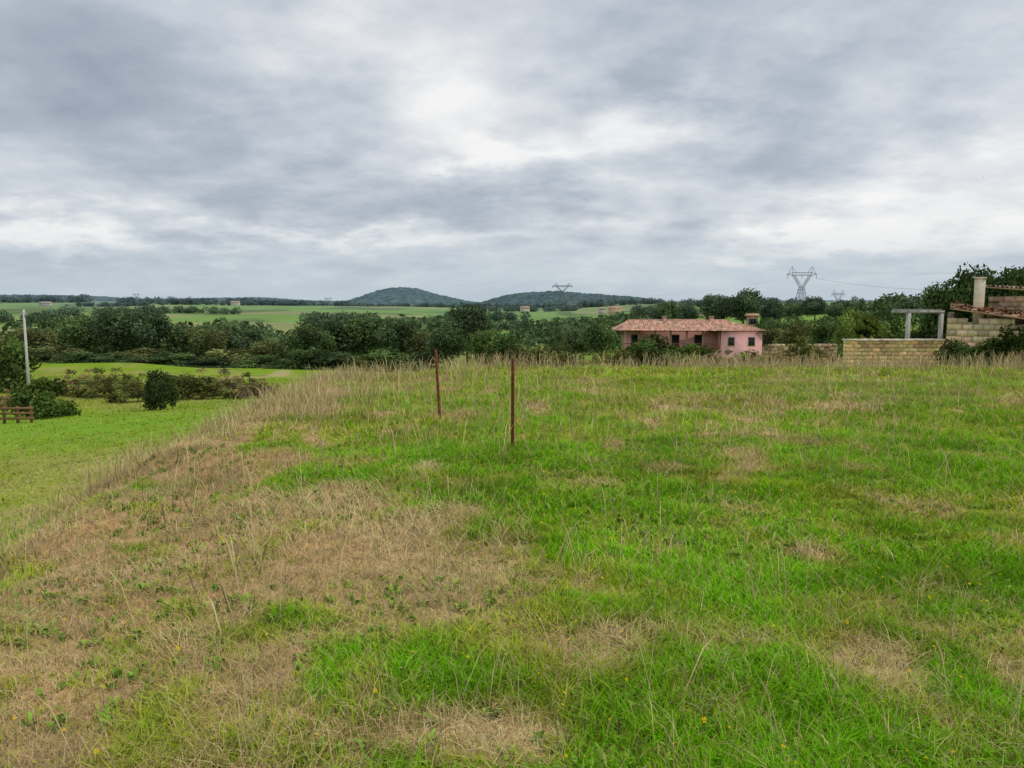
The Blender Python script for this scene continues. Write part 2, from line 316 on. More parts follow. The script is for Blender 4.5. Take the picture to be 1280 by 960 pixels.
LT = [
 (0,414,80,75,'bush_a',MD,'large green bush at the left edge behind the concrete pole','bush',None),
 (52,464,74,50,'bush_b',MD,'green bush at the foot of the concrete pole','bush',None),
 (12,484,40,58,'scrub',BR,'thin brown shrub beside the brown wooden fence','bush',None),
 (102,458,76,74,'scrub',BR,'brown shrub between the pole bush and the small dark oval evergreen','bush',None),
 (136,456,80,72,'scrub',OL,'loose olive shrub just left of the small dark oval evergreen','bush',None),
 (170,463,66,66,'scrub',OL,'low thin shrub touching the left side of the small dark oval evergreen','bush',None),
 (199,461,46,54,'oval',(.05,.085,.025),'small dark oval evergreen standing alone below the grassy slope','bush',None),
 (232,461,76,70,'bush_b',OL,'sparse olive shrub just right of the small dark oval evergreen','bush',None),
 (262,457,80,75,'scrub',BR,'brownish shrub, second to the right of the small dark oval evergreen','bush',None),
 (292,462,76,70,'scrub',OL,'olive shrub near the right end of the scrub row below the slope','bush',None),
 (322,470,62,66,'scrub',BR,'brown shrub at the right end of the scrub row, against the slope','bush',None),
 (40,406,76,165,'broad_b',OL,'olive tree just right of the concrete pole in the valley belt','tree',G1),
 (75,396,88,190,'broad_a',MD,'round tree at the left part of the valley belt','tree',G1),
 (112,390,90,180,'broad_c',MD,'green tree left of the tallest dark tree of the left belt','tree',G1),
 (150,381,104,170,'broad_b',DK,'tallest dark tree of the left valley belt','tree',G1),
 (186,393,80,168,'broad_a',DK,'dark tree touching the right side of the tallest belt tree','tree',G1),
 (224,401,84,172,'broad_c',MD,'mid-green tree in the middle of the left valley belt','tree',G1),
 (262,406,78,165,'broad_b',OL,'olive rounded tree right of the middle of the left valley belt','tree',G1),
 (300,412,76,168,'broad_a',DK,'dark lower tree before the gap in the valley belt','tree',G1),
 (338,422,66,160,'broad_c',OL,'small olive tree beside the gap in the valley belt','tree',G1),
 (386,406,76,158,'broad_a',MD,'tree at the left end of the right-hand clump of the belt','tree',G1),
 (420,394,88,165,'broad_b',DK,'dark tree of the central clump, left of its highest crown','tree',G1),
 (458,389,94,165,'broad_c',MD,'highest tree of the central clump of the valley belt','tree',G1),
 (498,400,78,160,'broad_a',DK,'dark tree right of the highest crown of the central clump','tree',G1),
 (532,411,64,158,'broad_b',OL,'small olive tree left of the leaning iron post top','tree',G1),
 (585,382,90,150,'broad_a',DK,'large dark round tree directly behind the two iron posts','tree',None),
 (562,404,74,140,'broad_c',DK,'lower tree under the left side of the large dark round tree','tree',None),
 (610,408,86,118,'broad_b',MD,'green tree in front of the large dark round tree, behind the upright post','tree',None),
 (648,422,70,118,'bush_b',OL,'bush to the right of the tree behind the upright iron post','bush',None),
 (688,426,76,120,'bush_a',OL,'olive bush midway between the upright post and the pink house','bush',None),
 (720,408,64,170,'broad_c',MD,'small green tree left of the tree beside the pink house','tree',None),
 (750,398,66,160,'broad_a',MD,'green tree just left of the pink house','tree',None),
 (808,382,46,260,'broad_b',DK,'dark tree on the skyline above the left of the pink roof','tree',G2),
 (834,377,52,262,'broad_a',MD,'tree on the skyline above the middle of the pink roof','tree',G2),
 (860,378,44,250,'broad_c',DK,'skyline tree left of the two big dark trees','tree',G2),
 (895,365,60,222,'broad_b',DK,'left one of the two big dark skyline trees behind the house','tree',G2),
 (930,362,68,222,'broad_a',DK,'highest dark skyline tree behind the right end of the pink house','tree',G2),
 (964,374,44,224,'broad_c',DK,'dark tree between the highest skyline tree and the big pylon','tree',G2),
 (990,378,42,262,'broad_b',MD,'tree under the left leg of the big pylon','tree',G2),
 (1020,371,44,258,'broad_a',DK,'tree just right of the big pylon','tree',G2),
 (1046,380,36,245,'broad_c',MD,'tree under the small faint pylon','tree',G2),
 (1070,372,36,215,'tall_a',DK,'narrow dark tree right of the small faint pylon','tree',G2),
 (968,404,64,135,'bush_b',OL,'olive bush just right of the pink house','bush',None),
 (1002,400,66,125,'bush_a',OL,'olive bush below the big pylon','bush',None),
 (1036,394,64,112,'bush_b',MD,'green bush left of the spiky yucca','bush',None),
 (1062,386,46,100,'broad_a',YG,'yellow-green tree behind the spiky yucca','tree',None),
 (1116,396,56,84,'bush_a',MD,'green bush behind the concrete pergola','bush',None),
 (1152,396,66,78,'bush_b',DK,'dark bush under the concrete pergola beam','bush',None),
 (1186,345,84,76,'broad_c',DK,'dark tree left of the chimney behind the ruined stone building','tree',None),
 (1222,334,84,74,'broad_a',DK,'dark tree rising directly behind the chimney','tree',None),
 (1256,328,90,70,'broad_b',DK,'dark tree right of the chimney above the tiled roof','tree',None),
 (1292,324,86,68,'broad_c',DK,'dark tree cut by the right edge of the view','tree',None),
 (702,440,66,44,'bush_a',OL,'low olive bush at the field edge left of the pink house','bush',None),
 (738,441,62,44,'scrub',OL,'thin low shrub at the field edge just left of the pink house','bush',None),
 (768,430,78,45,'bush_b',OL,'low bush at the field edge below the left end of the house','bush',None),
 (818,418,96,46,'bush_a',DK,'dark bush hiding the lower front of the pink house','bush',None),
 (864,424,80,45,'bush_b',MD,'green bush in front of the middle of the pink house','bush',None),
 (902,434,66,45,'scrub',OL,'thin olive shrub in front of the right end of the pink house','bush',None),
 (936,437,56,45,'bush_a',OL,'small olive bush at the right corner of the pink house','bush',None),
 (968,428,70,47,'scrub',BR,'brown shrub at the field edge right of the pink house','bush',None),
 (1002,427,66,50,'bush_a',OL,'rounded olive shrub in front of the darker stone wall','bush',None),
 (1034,432,60,48,'scrub',BR,'brown leafy shrub against the left end of the yellow stone wall','bush',None),
 (1200,424,66,37,'bush_a',DK,'dark bush at the foot of the ruined stone building, left one','bush',None),
 (1236,414,86,36,'bush_b',MD,'bush at the foot of the ruined stone building, middle one','bush',None),
 (1276,404,94,35,'bush_a',DK,'dark bush at the right edge below the ruined building','bush',None)]
for k, a in enumerate((70, 105, 140, 178, 215, 250, 288, 322)):
    LT.append((a, 430+(k*7) % 19, 80, 148-(k % 3)*3, ('bush_a', 'bush_b')[k % 2], (OL, MD, DK)[k % 3], 'low shrub along the foot of the left valley tree belt', 'bush', G3))
for k, a in enumerate((375, 410, 447, 485, 520)):
    LT.append((a, 432+(k*5) % 13, 78, 138, ('bush_b', 'bush_a')[k % 2], (MD, DK, OL)[k % 3], 'low shrub along the foot of the central valley tree clump', 'bush', 'shrubs under the central clump'))
for t in LT: tree(*t)
def yucca(px, row, d):
    x, y, zt = P(px, row, d); zb = h1(x, y); r = empty('yucca_plant', (x, y, zb)); hh = zt-zb
    m = MB(); heads = [(0, 0, hh*.66), (-.8, .2, hh*.5), (.9, -.1, hh*.55), (.2, .4, hh*.45)]
    for hd in heads: m.tube((hd[0]*.3, hd[1]*.3, -.1), hd, .13, .08, 7, (.16, .13, .09))
    m.build('trunk', M_bark, r)
    rng = np.random.RandomState(4); V = []; cc = []
    for hx, hy, hz in heads:
        for k in range(260):
            a = rng.uniform(0, 2*PI); e = rng.uniform(-.5, 1.5); L = rng.uniform(.9, 1.6)
            dr = np.array([math.cos(a)*math.cos(e), math.sin(a)*math.cos(e), math.sin(e)]); s = np.array([-math.sin(a), math.cos(a), 0])*.05
            c = np.array([hx, hy, hz]); V += [c-s*.6, c+dr*L*.5-s, c+dr*L+(0, 0, -.12), c+dr*L*.5+s]
            cc += [np.array([.19, .27, .05])*rng.uniform(.6, 1.5)]*4
    link('foliage', quads_mesh('foliage', np.array(V), np.array(cc)), M_grass, r)
    tag(r, 'spiky yellow-green yucca with sword leaves left of the concrete pergola', 'plant')
yucca(1086, 378, 82)
# ---------------------------------------------------------------- far woods (stuff)
def woods(name, segs, col, label, seed):
    rng = np.random.RandomState(seed); Vs = []; cs = []
    for px0, px1, d, hgt, deep in segs:
        wid = (px1-px0)/F*d; n = int(wid/(hgt*.65))*deep+3
        for k in range(n):
            px = rng.uniform(px0, px1); dd = d+rng.uniform(-.5, .5)*deep*hgt*1.6; x = (px-640)/F*dd; z = h1(x, dd)
            hh = hgt*rng.uniform(.6, 1.15); m = 150; v = rng.normal(size=(m, 3)); v /= np.linalg.norm(v, axis=1)[:, None]
            q = np.array([x, dd, z+hh*.5])+v*np.array([hh*.6, hh*.6, hh*.5])*rng.uniform(.6, 1.1, (m, 1))
            hz = 1-math.exp(-dd/2600); base = np.array(col)*(1-hz)+np.array((.21, .30, .35))*hz  # far haze blended straight into the leaf colour
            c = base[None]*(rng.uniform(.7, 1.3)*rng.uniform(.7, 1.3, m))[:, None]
            V, cc = leaves(q, v, hh*.11, c, rng); Vs.append(V); cs.append(cc)
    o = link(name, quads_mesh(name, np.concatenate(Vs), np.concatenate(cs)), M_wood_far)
    tag(o, label, 'woodland', kind='stuff')
woods('woodland', [(-150,40,1500,13,2),(20,115,1900,18,3),(100,190,1300,8,2),(150,350,1700,14,2),(200,300,1250,9,2),(300,440,1500,12,3)], (.05,.085,.035), 'dark far-off woods lining the left horizon', 1)
woods('woodland', [(420,560,1500,9,3),(540,700,1500,9,3),(600,720,1050,8,2),(680,830,1300,10,3),(790,1000,800,8,2),(560,660,650,8,2)], (.06,.10,.03), 'far-off woods at the foot of the horizon hills', 2)
woods('woodland', [(990,1200,450,7,2),(1080,1450,350,9,3),(1100,1300,200,7,2),(940,1100,200,4,3)], (.085,.13,.03), 'wood behind the yucca and the pergola on the right', 3)
woods('hedgerow', [(0,70,520,8,2),(60,200,620,9,2),(190,300,700,6,2),(380,470,560,8,3),(470,580,480,8,3),(400,560,330,10,3),(610,740,430,6,2),(640,770,300,7,3),(230,340,300,10,3),(20,240,290,11,3),(700,800,260,8,3),(30,350,235,11,3),(360,560,230,10,3),(620,790,215,7,3)], (.085,.137,.035), 'hedges and small woods between the valley fields', 4)
# ---------------------------------------------------------------- grass
def blades(name, x, y, h, w, L, cols, mat, label, cat, fm=.5, wm=.8, hm=.62, lm=.28, az=None, kind='stuff', z0=None):
    n = len(x); z = H(x, y)-.01 if z0 is None else z0; a = rs.rand(n)*2*PI if az is None else az; b = rs.rand(n)*PI
    dx = np.cos(a); dy = np.sin(a); wx = np.cos(b)*w*.5; wy = np.sin(b)*w*.5
    V = np.empty((n, 5, 3), np.float32)
    V[:, 0] = np.stack([x-wx, y-wy, z], 1); V[:, 1] = np.stack([x+wx, y+wy, z], 1)
    mx = x+dx*L*lm; my = y+dy*L*lm; mz = z+h*hm
    V[:, 2] = np.stack([mx-wx*wm, my-wy*wm, mz], 1); V[:, 3] = np.stack([mx+wx*wm, my+wy*wm, mz], 1)
    V[:, 4] = np.stack([x+dx*L, y+dy*L, z+h], 1)
    base = (np.arange(n)*5)[:, None]; loops = (base+np.array([0, 1, 3, 2, 2, 3, 4])[None]).ravel()
    st = (np.arange(n)*7)[:, None]+np.array([0, 4])[None]
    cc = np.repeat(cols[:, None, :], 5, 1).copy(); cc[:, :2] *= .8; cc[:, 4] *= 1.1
    o = link(name, raw_mesh(name, V.reshape(-1, 3), loops, st.ravel(), cc.reshape(-1, 3)), mat)
    return tag(o, label, cat, kind=kind)
def scatter(n, d0, d1, u0=-.85, u1=.85, clump=0, cr=.05):
    m = n if not clump else max(1, n//clump)
    y = np.sqrt(rs.uniform(d0*d0, d1*d1, m)); x = rs.uniform(u0, u1, m)*y
    if clump:
        x = np.repeat(x, clump); y = np.repeat(y, clump); k = np.repeat(cr*rs.uniform(.4, 1.5, m), clump)
        x = x+rs.normal(size=len(x))*k; y = y+rs.normal(size=len(y))*k
    return x, y
def cvar(base, n, a=.25):
    k = rs.uniform(1-a, 1+a, n)[:, None]; return np.asarray(base)*k*(1+rs.uniform(-.12, .12, (n, 3)))
X=[];Y=[];HH=[];W=[];TN=[]
for n, d0, d1, cl, cr, hh, ww in ((190000,1.9,4.5,14,.032,.060,.0045),(175000,4.5,9,12,.045,.066,.0066),(135000,9,18,10,.09,.08,.0105),(85000,18,36,8,.16,.11,.023)):
    x, y = scatter(n, d0, d1, clump=cl, cr=cr); 
    tall = .3+1.4*fbm(x, y, 2.2, 15, 3)
    X.append(x); Y.append(y); HH.append(hh*tall*rs.uniform(.45, 1.35, len(x))*np.repeat(rs.uniform(.7, 1.3, n//cl), cl)); W.append(ww*rs.uniform(.7, 1.3, len(x)))
    TN.append(np.repeat(rs.rand(n//cl), cl))
x, y = scatter(45000, 36, 100, u1=-.05, clump=8, cr=.4); X.append(x); Y.append(y); HH.append(rs.uniform(.05, .2, len(x))); W.append(np.full(len(x), .05)); TN.append(rs.rand(len(x)))
x = np.concatenate(X); y = np.concatenate(Y); hh = np.concatenate(HH); w = np.concatenate(W); tn = np.concatenate(TN)
dr = dryness(x, y); so = soilness(x, y); bl = below(x, y)
keep = rs.rand(len(x)) < (1-.82*sst(.32, .85, dr))*(1-.88*so)
x, y, hh, w, dr, bl, tn = x[keep], y[keep], hh[keep], w[keep], dr[keep], bl[keep], tn[keep]; n = len(x)
lush = 1-sst(.05, .5, dr+(fbm(x, y, .5, 19, 3)-.5)*.6)
c = mixc(cvar((.42, .52, .035), n), (.20, .56, .010), lush)
c = mixc(c, (.50, .52, .06), sst(.5, 1, tn)*.5)
c = mixc(c, (.46, .52, .06), sst(7, 22, y)*.5)
c = mixc(c, (.38, .46, .06), bl*.6*(y < 28)); c = mixc(c, (.24, .46, .03), sst(28, 40, y)*.5)
c = mixc(c, (.66, .55, .25), bl*sst(.48, .62, fbm(x, y, .35, 44, 4))*.6*sst(34, 24, y))
c = mixc(c, (.70, .57, .25), (rs.rand(n) < .08+.25*dr).astype(float)*.85)
c = c*(.58+.84*fbm(x, y, 1.4, 23, 4))[:, None]*(.75+.5*fbm(x, y, .4, 27, 3))[:, None]
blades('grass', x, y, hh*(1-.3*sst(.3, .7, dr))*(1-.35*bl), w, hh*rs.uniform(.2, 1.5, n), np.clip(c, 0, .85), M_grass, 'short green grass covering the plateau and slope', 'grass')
X=[];Y=[];HH=[];W=[]
for n, d0, d1, cl, cr, h0, ww in ((115000,1.9,4.5,16,.04,.05,.003),(120000,4.5,9,14,.07,.07,.0042),(80000,9,18,12,.1,.10,.0075),(30000,18,38,8,.15,.12,.014)):
    x, y = scatter(n, d0, d1, clump=cl, cr=cr)
    X.append(x); Y.append(y); HH.append(h0*rs.uniform(.3, 1.6, len(x))*(.4+1.2*fbm(x, y, 1.7, 37, 3))); W.append(ww*rs.uniform(.7, 1.3, len(x)))
x = np.concatenate(X); y = np.concatenate(Y); hh = np.concatenate(HH); w = np.concatenate(W)
dr = dryness(x, y); keep = rs.rand(len(x)) < (.06+.9*sst(.22, .7, dr))*(1-.75*soilness(x, y)); x, y, hh, w = x[keep], y[keep], hh[keep], w[keep]; n = len(x)
rd = sst(-.4, -1.6, x)*sst(14, 9, y)
c = mixc(cvar((.80, .62, .32), n), (.46, .30, .15), rs.rand(n)**2); c = mixc(c, (.58, .38, .20), rd*.4*rs.rand(n)); c = c*(.55+.9*fbm(x, y, 1.3, 29, 4))[:, None]
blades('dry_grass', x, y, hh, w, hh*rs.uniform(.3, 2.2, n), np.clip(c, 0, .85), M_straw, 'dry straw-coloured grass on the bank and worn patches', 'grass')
x, y = scatter(125000, 1.9, 10); dr = dryness(x, y); keep = rs.rand(len(x)) < sst(.22, .65, dr)*(1-.7*soilness(x, y)); x, y = x[keep], y[keep]; n = len(x)
c = mixc(cvar((.76, .58, .32), n, .4), (.52, .34, .18), sst(-.4, -1.6, x)*rs.rand(n)*.6)
blades('straw_litter', x, y, rs.uniform(.004, .03, n), np.full(n, .003)*(1+y/8), rs.uniform(.04, .16, n), np.clip(c, 0, .85), M_straw, 'matted dead straw lying on the worn bare patches', 'grass', hm=.9, lm=.5)
X=[];Y=[];HH=[];W=[]
def addst(x, y, h0, ww): X.append(x); Y.append(y); HH.append(h0*rs.uniform(.3, 1.4, len(x))); W.append(np.full(len(x), ww)*rs.uniform(.7, 1.3, len(x)))
x, y = scatter(1700, 2.2, 6, clump=6, cr=.07); addst(x, y, .24, .0020)
x, y = scatter(4200, 5, 14, clump=5, cr=.14); addst(x, y, .34, .0030)
x, y = scatter(6000, 12, 26, clump=7, cr=.35); k = below(x, y) < .3; addst(x[k], y[k], .42, .0058)
x, y = scatter(15000, 21, 36, u0=-.24, clump=10, cr=.6); addst(x, y, .50, .009)
x, y = scatter(2500, 36, 42, u0=-.1, clump=8, cr=.5); addst(x, y, .40, .016)
m_ = 2100; yy = np.repeat(rs.uniform(3.4, 22, m_), 9); yy = yy+rs.normal(size=len(yy))*.16; xx = -edge(yy)+np.repeat(rs.normal(size=m_)*1.3+.1, 9)+rs.normal(size=len(yy))*.16
k = fbm(xx, yy, .8, 71, 2) > .42; addst(xx[k], yy[k], .32, .0045)
x = np.concatenate(X); y = np.concatenate(Y); hh = np.concatenate(HH); w = np.concatenate(W); n = len(x)
k = rs.rand(n) < .18+1.2*sst(.42, .64, fbm(x, y, .3, 73, 3)); x, y, hh, w = x[k], y[k], hh[k], w[k]; n = len(x)
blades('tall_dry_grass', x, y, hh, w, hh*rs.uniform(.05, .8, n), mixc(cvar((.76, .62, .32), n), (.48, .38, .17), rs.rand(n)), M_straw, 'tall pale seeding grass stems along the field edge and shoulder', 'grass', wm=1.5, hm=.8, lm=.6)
x, y = scatter(38000, 1.9, 9, clump=9, cr=.014); kk = (vn(x*1.3, y*1.3, 33) > .4) & (soilness(x, y) < .6) & (below(x, y) < .3); x, y = x[kk], y[kk]; n = len(x)
hh = rs.uniform(.015, .055, n)
blades('weeds', x, y, hh, rs.uniform(.008, .018, n), rs.uniform(.022, .05, n), cvar((.27, .44, .06), n, .35), M_grass, 'small broad-leaved weeds among the grass', 'plant', hm=.9, lm=.5, wm=1.3)
x, y = scatter(2200, 2.2, 9); k = (fbm(x, y, .8, 81, 2) > .5) | (rs.rand(len(x)) < .15); x, y = x[k], y[k]; n = len(x); z = H(x, y)+rs.uniform(.05, .13, n)
Vf = []; cf = []
for a, b, cz in zip(x, y, z):
    r = rs.uniform(.004, .0085); tl = rs.normal(size=2)*.4; nseg = 5
    for s in range(nseg):
        t = s*2*PI/nseg+rs.rand()*.3; dx, dy = math.cos(t), math.sin(t)
        for (k1, k2) in ((.1, 0), (.65, .4), (1.05, 0), (.65, -.4)):
            vx = dx*k1-dy*k2; vy = dy*k1+dx*k2; Vf.append((a+vx*r, b+vy*r, cz+(vx*tl[0]+vy*tl[1])*r+.25*r*k1)); cf.append((.8, .55, .01))
for a, b, cz in zip(x, y, z):
    g0 = cz-.16; 
    Vf += [(a-.0012, b, g0), (a+.0012, b, g0), (a+.0008, b, cz), (a-.0008, b, cz)]; cf += [(.16, .24, .04)]*4
o = link('wildflowers', quads_mesh('wildflowers', np.array(Vf), np.array(cf)), M_flower); tag(o, 'scattered tiny yellow wildflowers on thin stems in the grass', 'flowers', kind='stuff')
# ---------------------------------------------------------------- iron posts
def iron_post(px, row, tx, trow, d, label):
    x, y, z = P(px, row, d); zg = h1(x, y); z = zg
    X2, _, z2 = P(tx, trow, d); hh = z2-zg
    m = MB(); c = (.22, .072, .045)
    w = .020; th = .005; n = 4
    prof = [(-w, 0), (-w, -th), (-th/2, -th), (-th/2, -w*1.5), (th/2, -w*1.5), (th/2, -th), (w, -th), (w, 0)]
    vs = []; ln = (X2-x)
    for k in range(n+1):
        t = k/n; zz = -.25+(hh+.25)*t; ox = ln*zz/hh
        vs += [(ox+p[0], p[1], zz) for p in prof]
    fs = [(8*k+i, 8*k+(i+1) % 8, 8*k+8+(i+1) % 8, 8*k+8+i) for k in range(n) for i in range(8)]+[tuple(range(8*n, 8*n+8)), tuple(range(7, -1, -1))]
    m.add(vs, fs, c)
    for k in range(4):
        zz = hh*(.25+.2*k); ox = ln*zz/hh; m.box(ox-.006, ox+.006, -.003+.002, .010, zz, zz+.014, (.12, .05, .035))
    o = m.build('iron_post', M_rust); o.location = (x, y, zg); o.rotation_euler.z = .5 if abs(ln) < .02 else 0
    tag(o, label, 'post')
iron_post(550, 519, 544.5, 437, 10.9, 'rusty iron post farther away, leaning slightly left in the grass')
iron_post(640.5, 556, 641, 448, 8.5, 'rusty iron post nearer the viewer, standing upright in the grass')
# ---------------------------------------------------------------- utility pole
x, y, z = P(38, 515, 53); zg = h1(x, y); zt = P(37, 387, 53)[2]
r = empty('utility_pole', (x, y, zg)); hh = zt-zg
m = MB(); m.tube((0, 0, -.3), (0, 0, hh), .11, .07, 12, (.55, .54, .50)); m.build('pole_shaft', M_conc, r)
m = MB(); m.box(-.22, .22, -.05, .05, hh-.45, hh-.38, (.25, .25, .25)); m.build('crossarm', M_metal, r)
for k in (-.16, .0, .18):
    m = MB(); m.tube((k, -.02, hh-.37), (k, -.02, hh-.22), .04, .03, 8, (.5, .5, .48)); m.build('insulator', M_conc, r)
tag(r, 'pale concrete utility pole at the left edge of the lower meadow', 'pole')
x, y, z = P(22, 520, 46); r = empty('wooden_fence', (x, y, h1(x, y)), .15)
for k in (-.75, 0, .75):
    m = MB(); m.box(k-.06, k+.06, -.06, .06, -.1, 1.05, (.22, .13, .07), .01); m.build('fence_post', M_wood, r)
for zz in (.25, .55, .85):
    m = MB(); m.box(-.95, .95, -.10, -.065, zz, zz+.13, (.26, .15, .08), .01); m.build('rail', M_wood, r)
tag(r, 'small brown wooden fence panel beside the concrete pole', 'fence')
# ---------------------------------------------------------------- pink house
PK = (.80, .42, .40); TI = (.60, .36, .26)
HX, HY, _ = P(862, 413, 90); zg = h1(HX, HY)-.2
hs = empty('pink_house', (HX, HY, zg), -.10)
ze = P(862, 413.5, 90)[2]-zg; zr = P(862, 401.5, 90)[2]-zg
m = MB(); m.box(-7.2, 3.6, 1.2, 8.0, 0, ze, PK); m.box(-8.0, 3.6, -.2, 1.198, 0, ze-2.5, PK); m.box(3.602, 8.2, -.4, 7.6, 0, ze-.05, (.88, .48, .48)); m.build('wall', M_wall, hs)
def tile_roof(x0, x1, y0, y1, ze, zr, hipL, hipR, name='roof', col=TI):
    m = MB(); ym = (y0+y1)/2; rx0 = x0+hipL; rx1 = x1-hipR; N = int((x1-x0)/.22)
    def zz(x, t): return ze+(zr-ze)*t
    for side, yy in ((0, y0), (1, y1)):
        for k in range(N):
            xa = x0+(x1-x0)*k/N; xb = x0+(x1-x0)*(k+1)/N; xm = (xa+xb)/2
            tm = 1.0
            if hipL and xm < rx0: tm = (xm-x0)/hipL
            if hipR and xm > rx1: tm = (x1-xm)/hipR
            tm = max(tm, .05); nz = 7
            for q in range(nz):
                t0 = tm*q/nz; t1 = tm*(q+1)/nz
                kk = random.uniform(.65, 1.35); cc = tuple(c*kk*random.uniform(.9, 1.1) for c in col)
                ya = yy+(ym-yy)*t0; yb = yy+(ym-yy)*t1; za = zz(0, t0); zb = zz(0, t1); s = (xb-xa)
                m.add([(xa, ya, za), (xa+s*.3, ya, za+.08), (xa+s*.7, ya, za+.08), (xb, ya, za), (xa, yb, zb), (xa+s*.3, yb, zb+.06), (xa+s*.7, yb, zb+.06), (xb, yb, zb)],
                      [(0, 1, 5, 4), (1, 2, 6, 5), (2, 3, 7, 6)], cc)
    for hip, xe_, rx in ((hipL, x0, rx0), (hipR, x1, rx1)):
        if hip: m.add([(xe_, y0, ze), (xe_, y1, ze), (rx, ym, zr)], [(0, 1, 2)], col)
        else: m.add([(xe_, y0+.1, ze-.02), (xe_, y1-.1, ze-.02), (xe_, ym, zr-.05)], [(0, 1, 2)], PK)
    m.tube((rx0, ym, zr+.05), (rx1, ym, zr+.05), .12, .12, 6, tuple(c*.9 for c in col))
    m.add([(x0, y0, ze-.06), (x1, y0, ze-.06), (x1, y1, ze-.06), (x0, y1, ze-.06)], [(0, 1, 2, 3)], (.12, .08, .05))
    return m.build(name, M_roof, hs)
rf = tile_roof(-8.8, 9.0, -.75, 8.4, ze, zr, 1.8, 4.2)
for cx in (-2.6, 3.0):
    m = MB(); m.box(cx-.22, cx+.22, 3.4, 3.9, zr-.7, zr+.42, (.6, .4, .34)); m.box(cx-.3, cx+.3, 3.3, 4.0, zr+.422, zr+.52, (.5, .3, .22)); m.build('chimney', M_wall, rf)
for k in range(7):
    cx = -7.7+k*1.85; m = MB(); m.box(cx-.1, cx+.1, 0, .2, ze-2.498, ze-.1, (.42, .24, .17)); m.build('column', M_wood, hs)
m = MB(); m.box(-8.0, 3.55, .05, .13, ze-1.55, ze-1.47, (.22, .12, .08))
for k in range(58): m.box(-7.95+k*.2, -7.9+k*.2, .06, .11, ze-2.49, ze-1.552, (.22, .12, .08))
m.build('balcony_railing', M_wood, hs)
for cx in (-6.2, -3.9, -1.5, 1.2):
    m = MB(); m.box(cx-.5, cx+.5, 1.12, 1.198, ze-2.4, ze-.5, (.20, .12, .07)); w = m.build('window', M_wood, hs)
    m = MB(); m.box(cx-.38, cx+.38, 1.08, 1.118, ze-2.3, ze-.6, (.02, .022, .025)); m.build('pane', M_dark, w)
for cx in (4.7, 7.0):
    for z0 in (ze-1.75, ze-4.7):
        m = MB(); m.box(cx-.42, cx+.42, -.46, -.402, z0, z0+1.1, (.6, .5, .45)); w = m.build('window', M_wood, hs)
        m = MB(); m.box(cx-.33, cx+.33, -.49, -.462, z0+.08, z0+1.02, (.05, .045, .045)); m.build('pane', M_dark, w)
m = MB(); m.box(-1.0, .2, -.27, -.202, 0, 2.2, (.18, .10, .06)); m.build('door', M_wood, hs)
tag(hs, 'long pink two-storey house with terracotta tile roof and dark balcony', 'house')
def small_house(px, d, w, dp, hh, wc, rc, label, rz=0, dz=0, chim=True):
    x = (px-640)/F*d; r = empty('farmhouse', (x, d, h1(x, d)+dz), rz)
    m = MB(); m.box(-w/2, w/2, -dp/2, dp/2, -2-dz, hh, wc); m.build('wall', M_wall, r)
    m = MB(); k = w/2+.5; e = dp/2+.5; rh = hh+dp*.25
    m.add([(-k, -e, hh-.1), (k, -e, hh-.1), (k, 0, rh), (-k, 0, rh), (-k, e, hh-.1), (k, e, hh-.1)], [(0, 1, 2, 3), (3, 2, 5, 4), (0, 3, 4), (1, 5, 2)], rc); rf = m.build('roof', M_roof, r)
    if chim:
        m = MB(); m.box(w*.2, w*.2+.6, .5, 1.1, rh-1.2, rh+.5, wc); m.build('chimney', M_wall, rf)
    for cx in (-w*.3, 0, w*.3):
        m = MB(); m.box(cx-.5, cx+.5, -dp/2-.08, -dp/2-.01, hh*.55, hh*.82, (.08, .08, .09)); m.build('window', M_dark, r)
    tag(r, label, 'house')
small_house(656, 950, 11, 6, 3.6, (.60, .54, .42), (.42, .30, .24), 'small cream farmhouse below the right ridge, left of the pink house', .1, 3)
small_house(768, 800, 13, 6, 3.6, (.60, .44, .31), (.44, .29, .21), 'orange distant farmhouse above the left end of the pink roof', -.2, 3)
small_house(752, 860, 7, 5, 3, (.58, .52, .44), (.42, .31, .25), 'tiny pale house beside the orange distant farmhouse', .2, 3)
zt_ = P(939, 394, 208)[2]; xh = (939-640)/F*208
small_house(939, 208, 2.4, 2, zt_-h1(xh, 208), (.52, .36, .20), (.40, .26, .16), 'ochre house front peeping from the dark trees above the pink house', 0, 0, False)
small_house(296, 1150, 12, 7, 4, (.6, .56, .48), (.4, .3, .25), 'small whitish farmhouse in the far fields on the left', .1, 1)
small_house(60, 1300, 18, 8, 4.5, (.48, .47, .45), (.36, .32, .3), 'low pale farmhouse under the horizon woods at far left', .1, 1)
# ---------------------------------------------------------------- block walls
def blocks(m, x0, x1, y0, y1, z0, z1, bw=.42, bh=.26, col=(.42, .34, .20), topj=0.0):
    nz = int((z1-z0)/bh); 
    for k in range(nz):
        xx = x0-(bw/2 if k % 2 else 0)
        while xx < x1:
            a = max(xx, x0); b = min(xx+bw, x1)
            if b-a > .06 and not (k >= nz-2 and random.random() < topj):
                t = random.uniform(.65, 1.3); c = tuple(v*t*random.uniform(.9, 1.1) for v in col)
                o = random.uniform(0, .035)
                m.box(a+.008, b-.008, y0-o, y1, z0+k*bh+.007, z0+(k+1)*bh-.007, c, .008)
            xx += bw
    m.box(x0+.02, x1-.02, y0+.03, y1-.03, z0, z1-bh*(2 if topj else 0)-.02, (.28, .23, .16))
x, y, z = P(1055, 452, 43); x2 = P(1176, 452, 43)[0]; zg = h1((x+x2)/2, 43); L_ = x2-x; zt = P(1100, 425, 43)[2]-zg
r = empty('stone_wall', ((x+x2)/2, 43, zg))
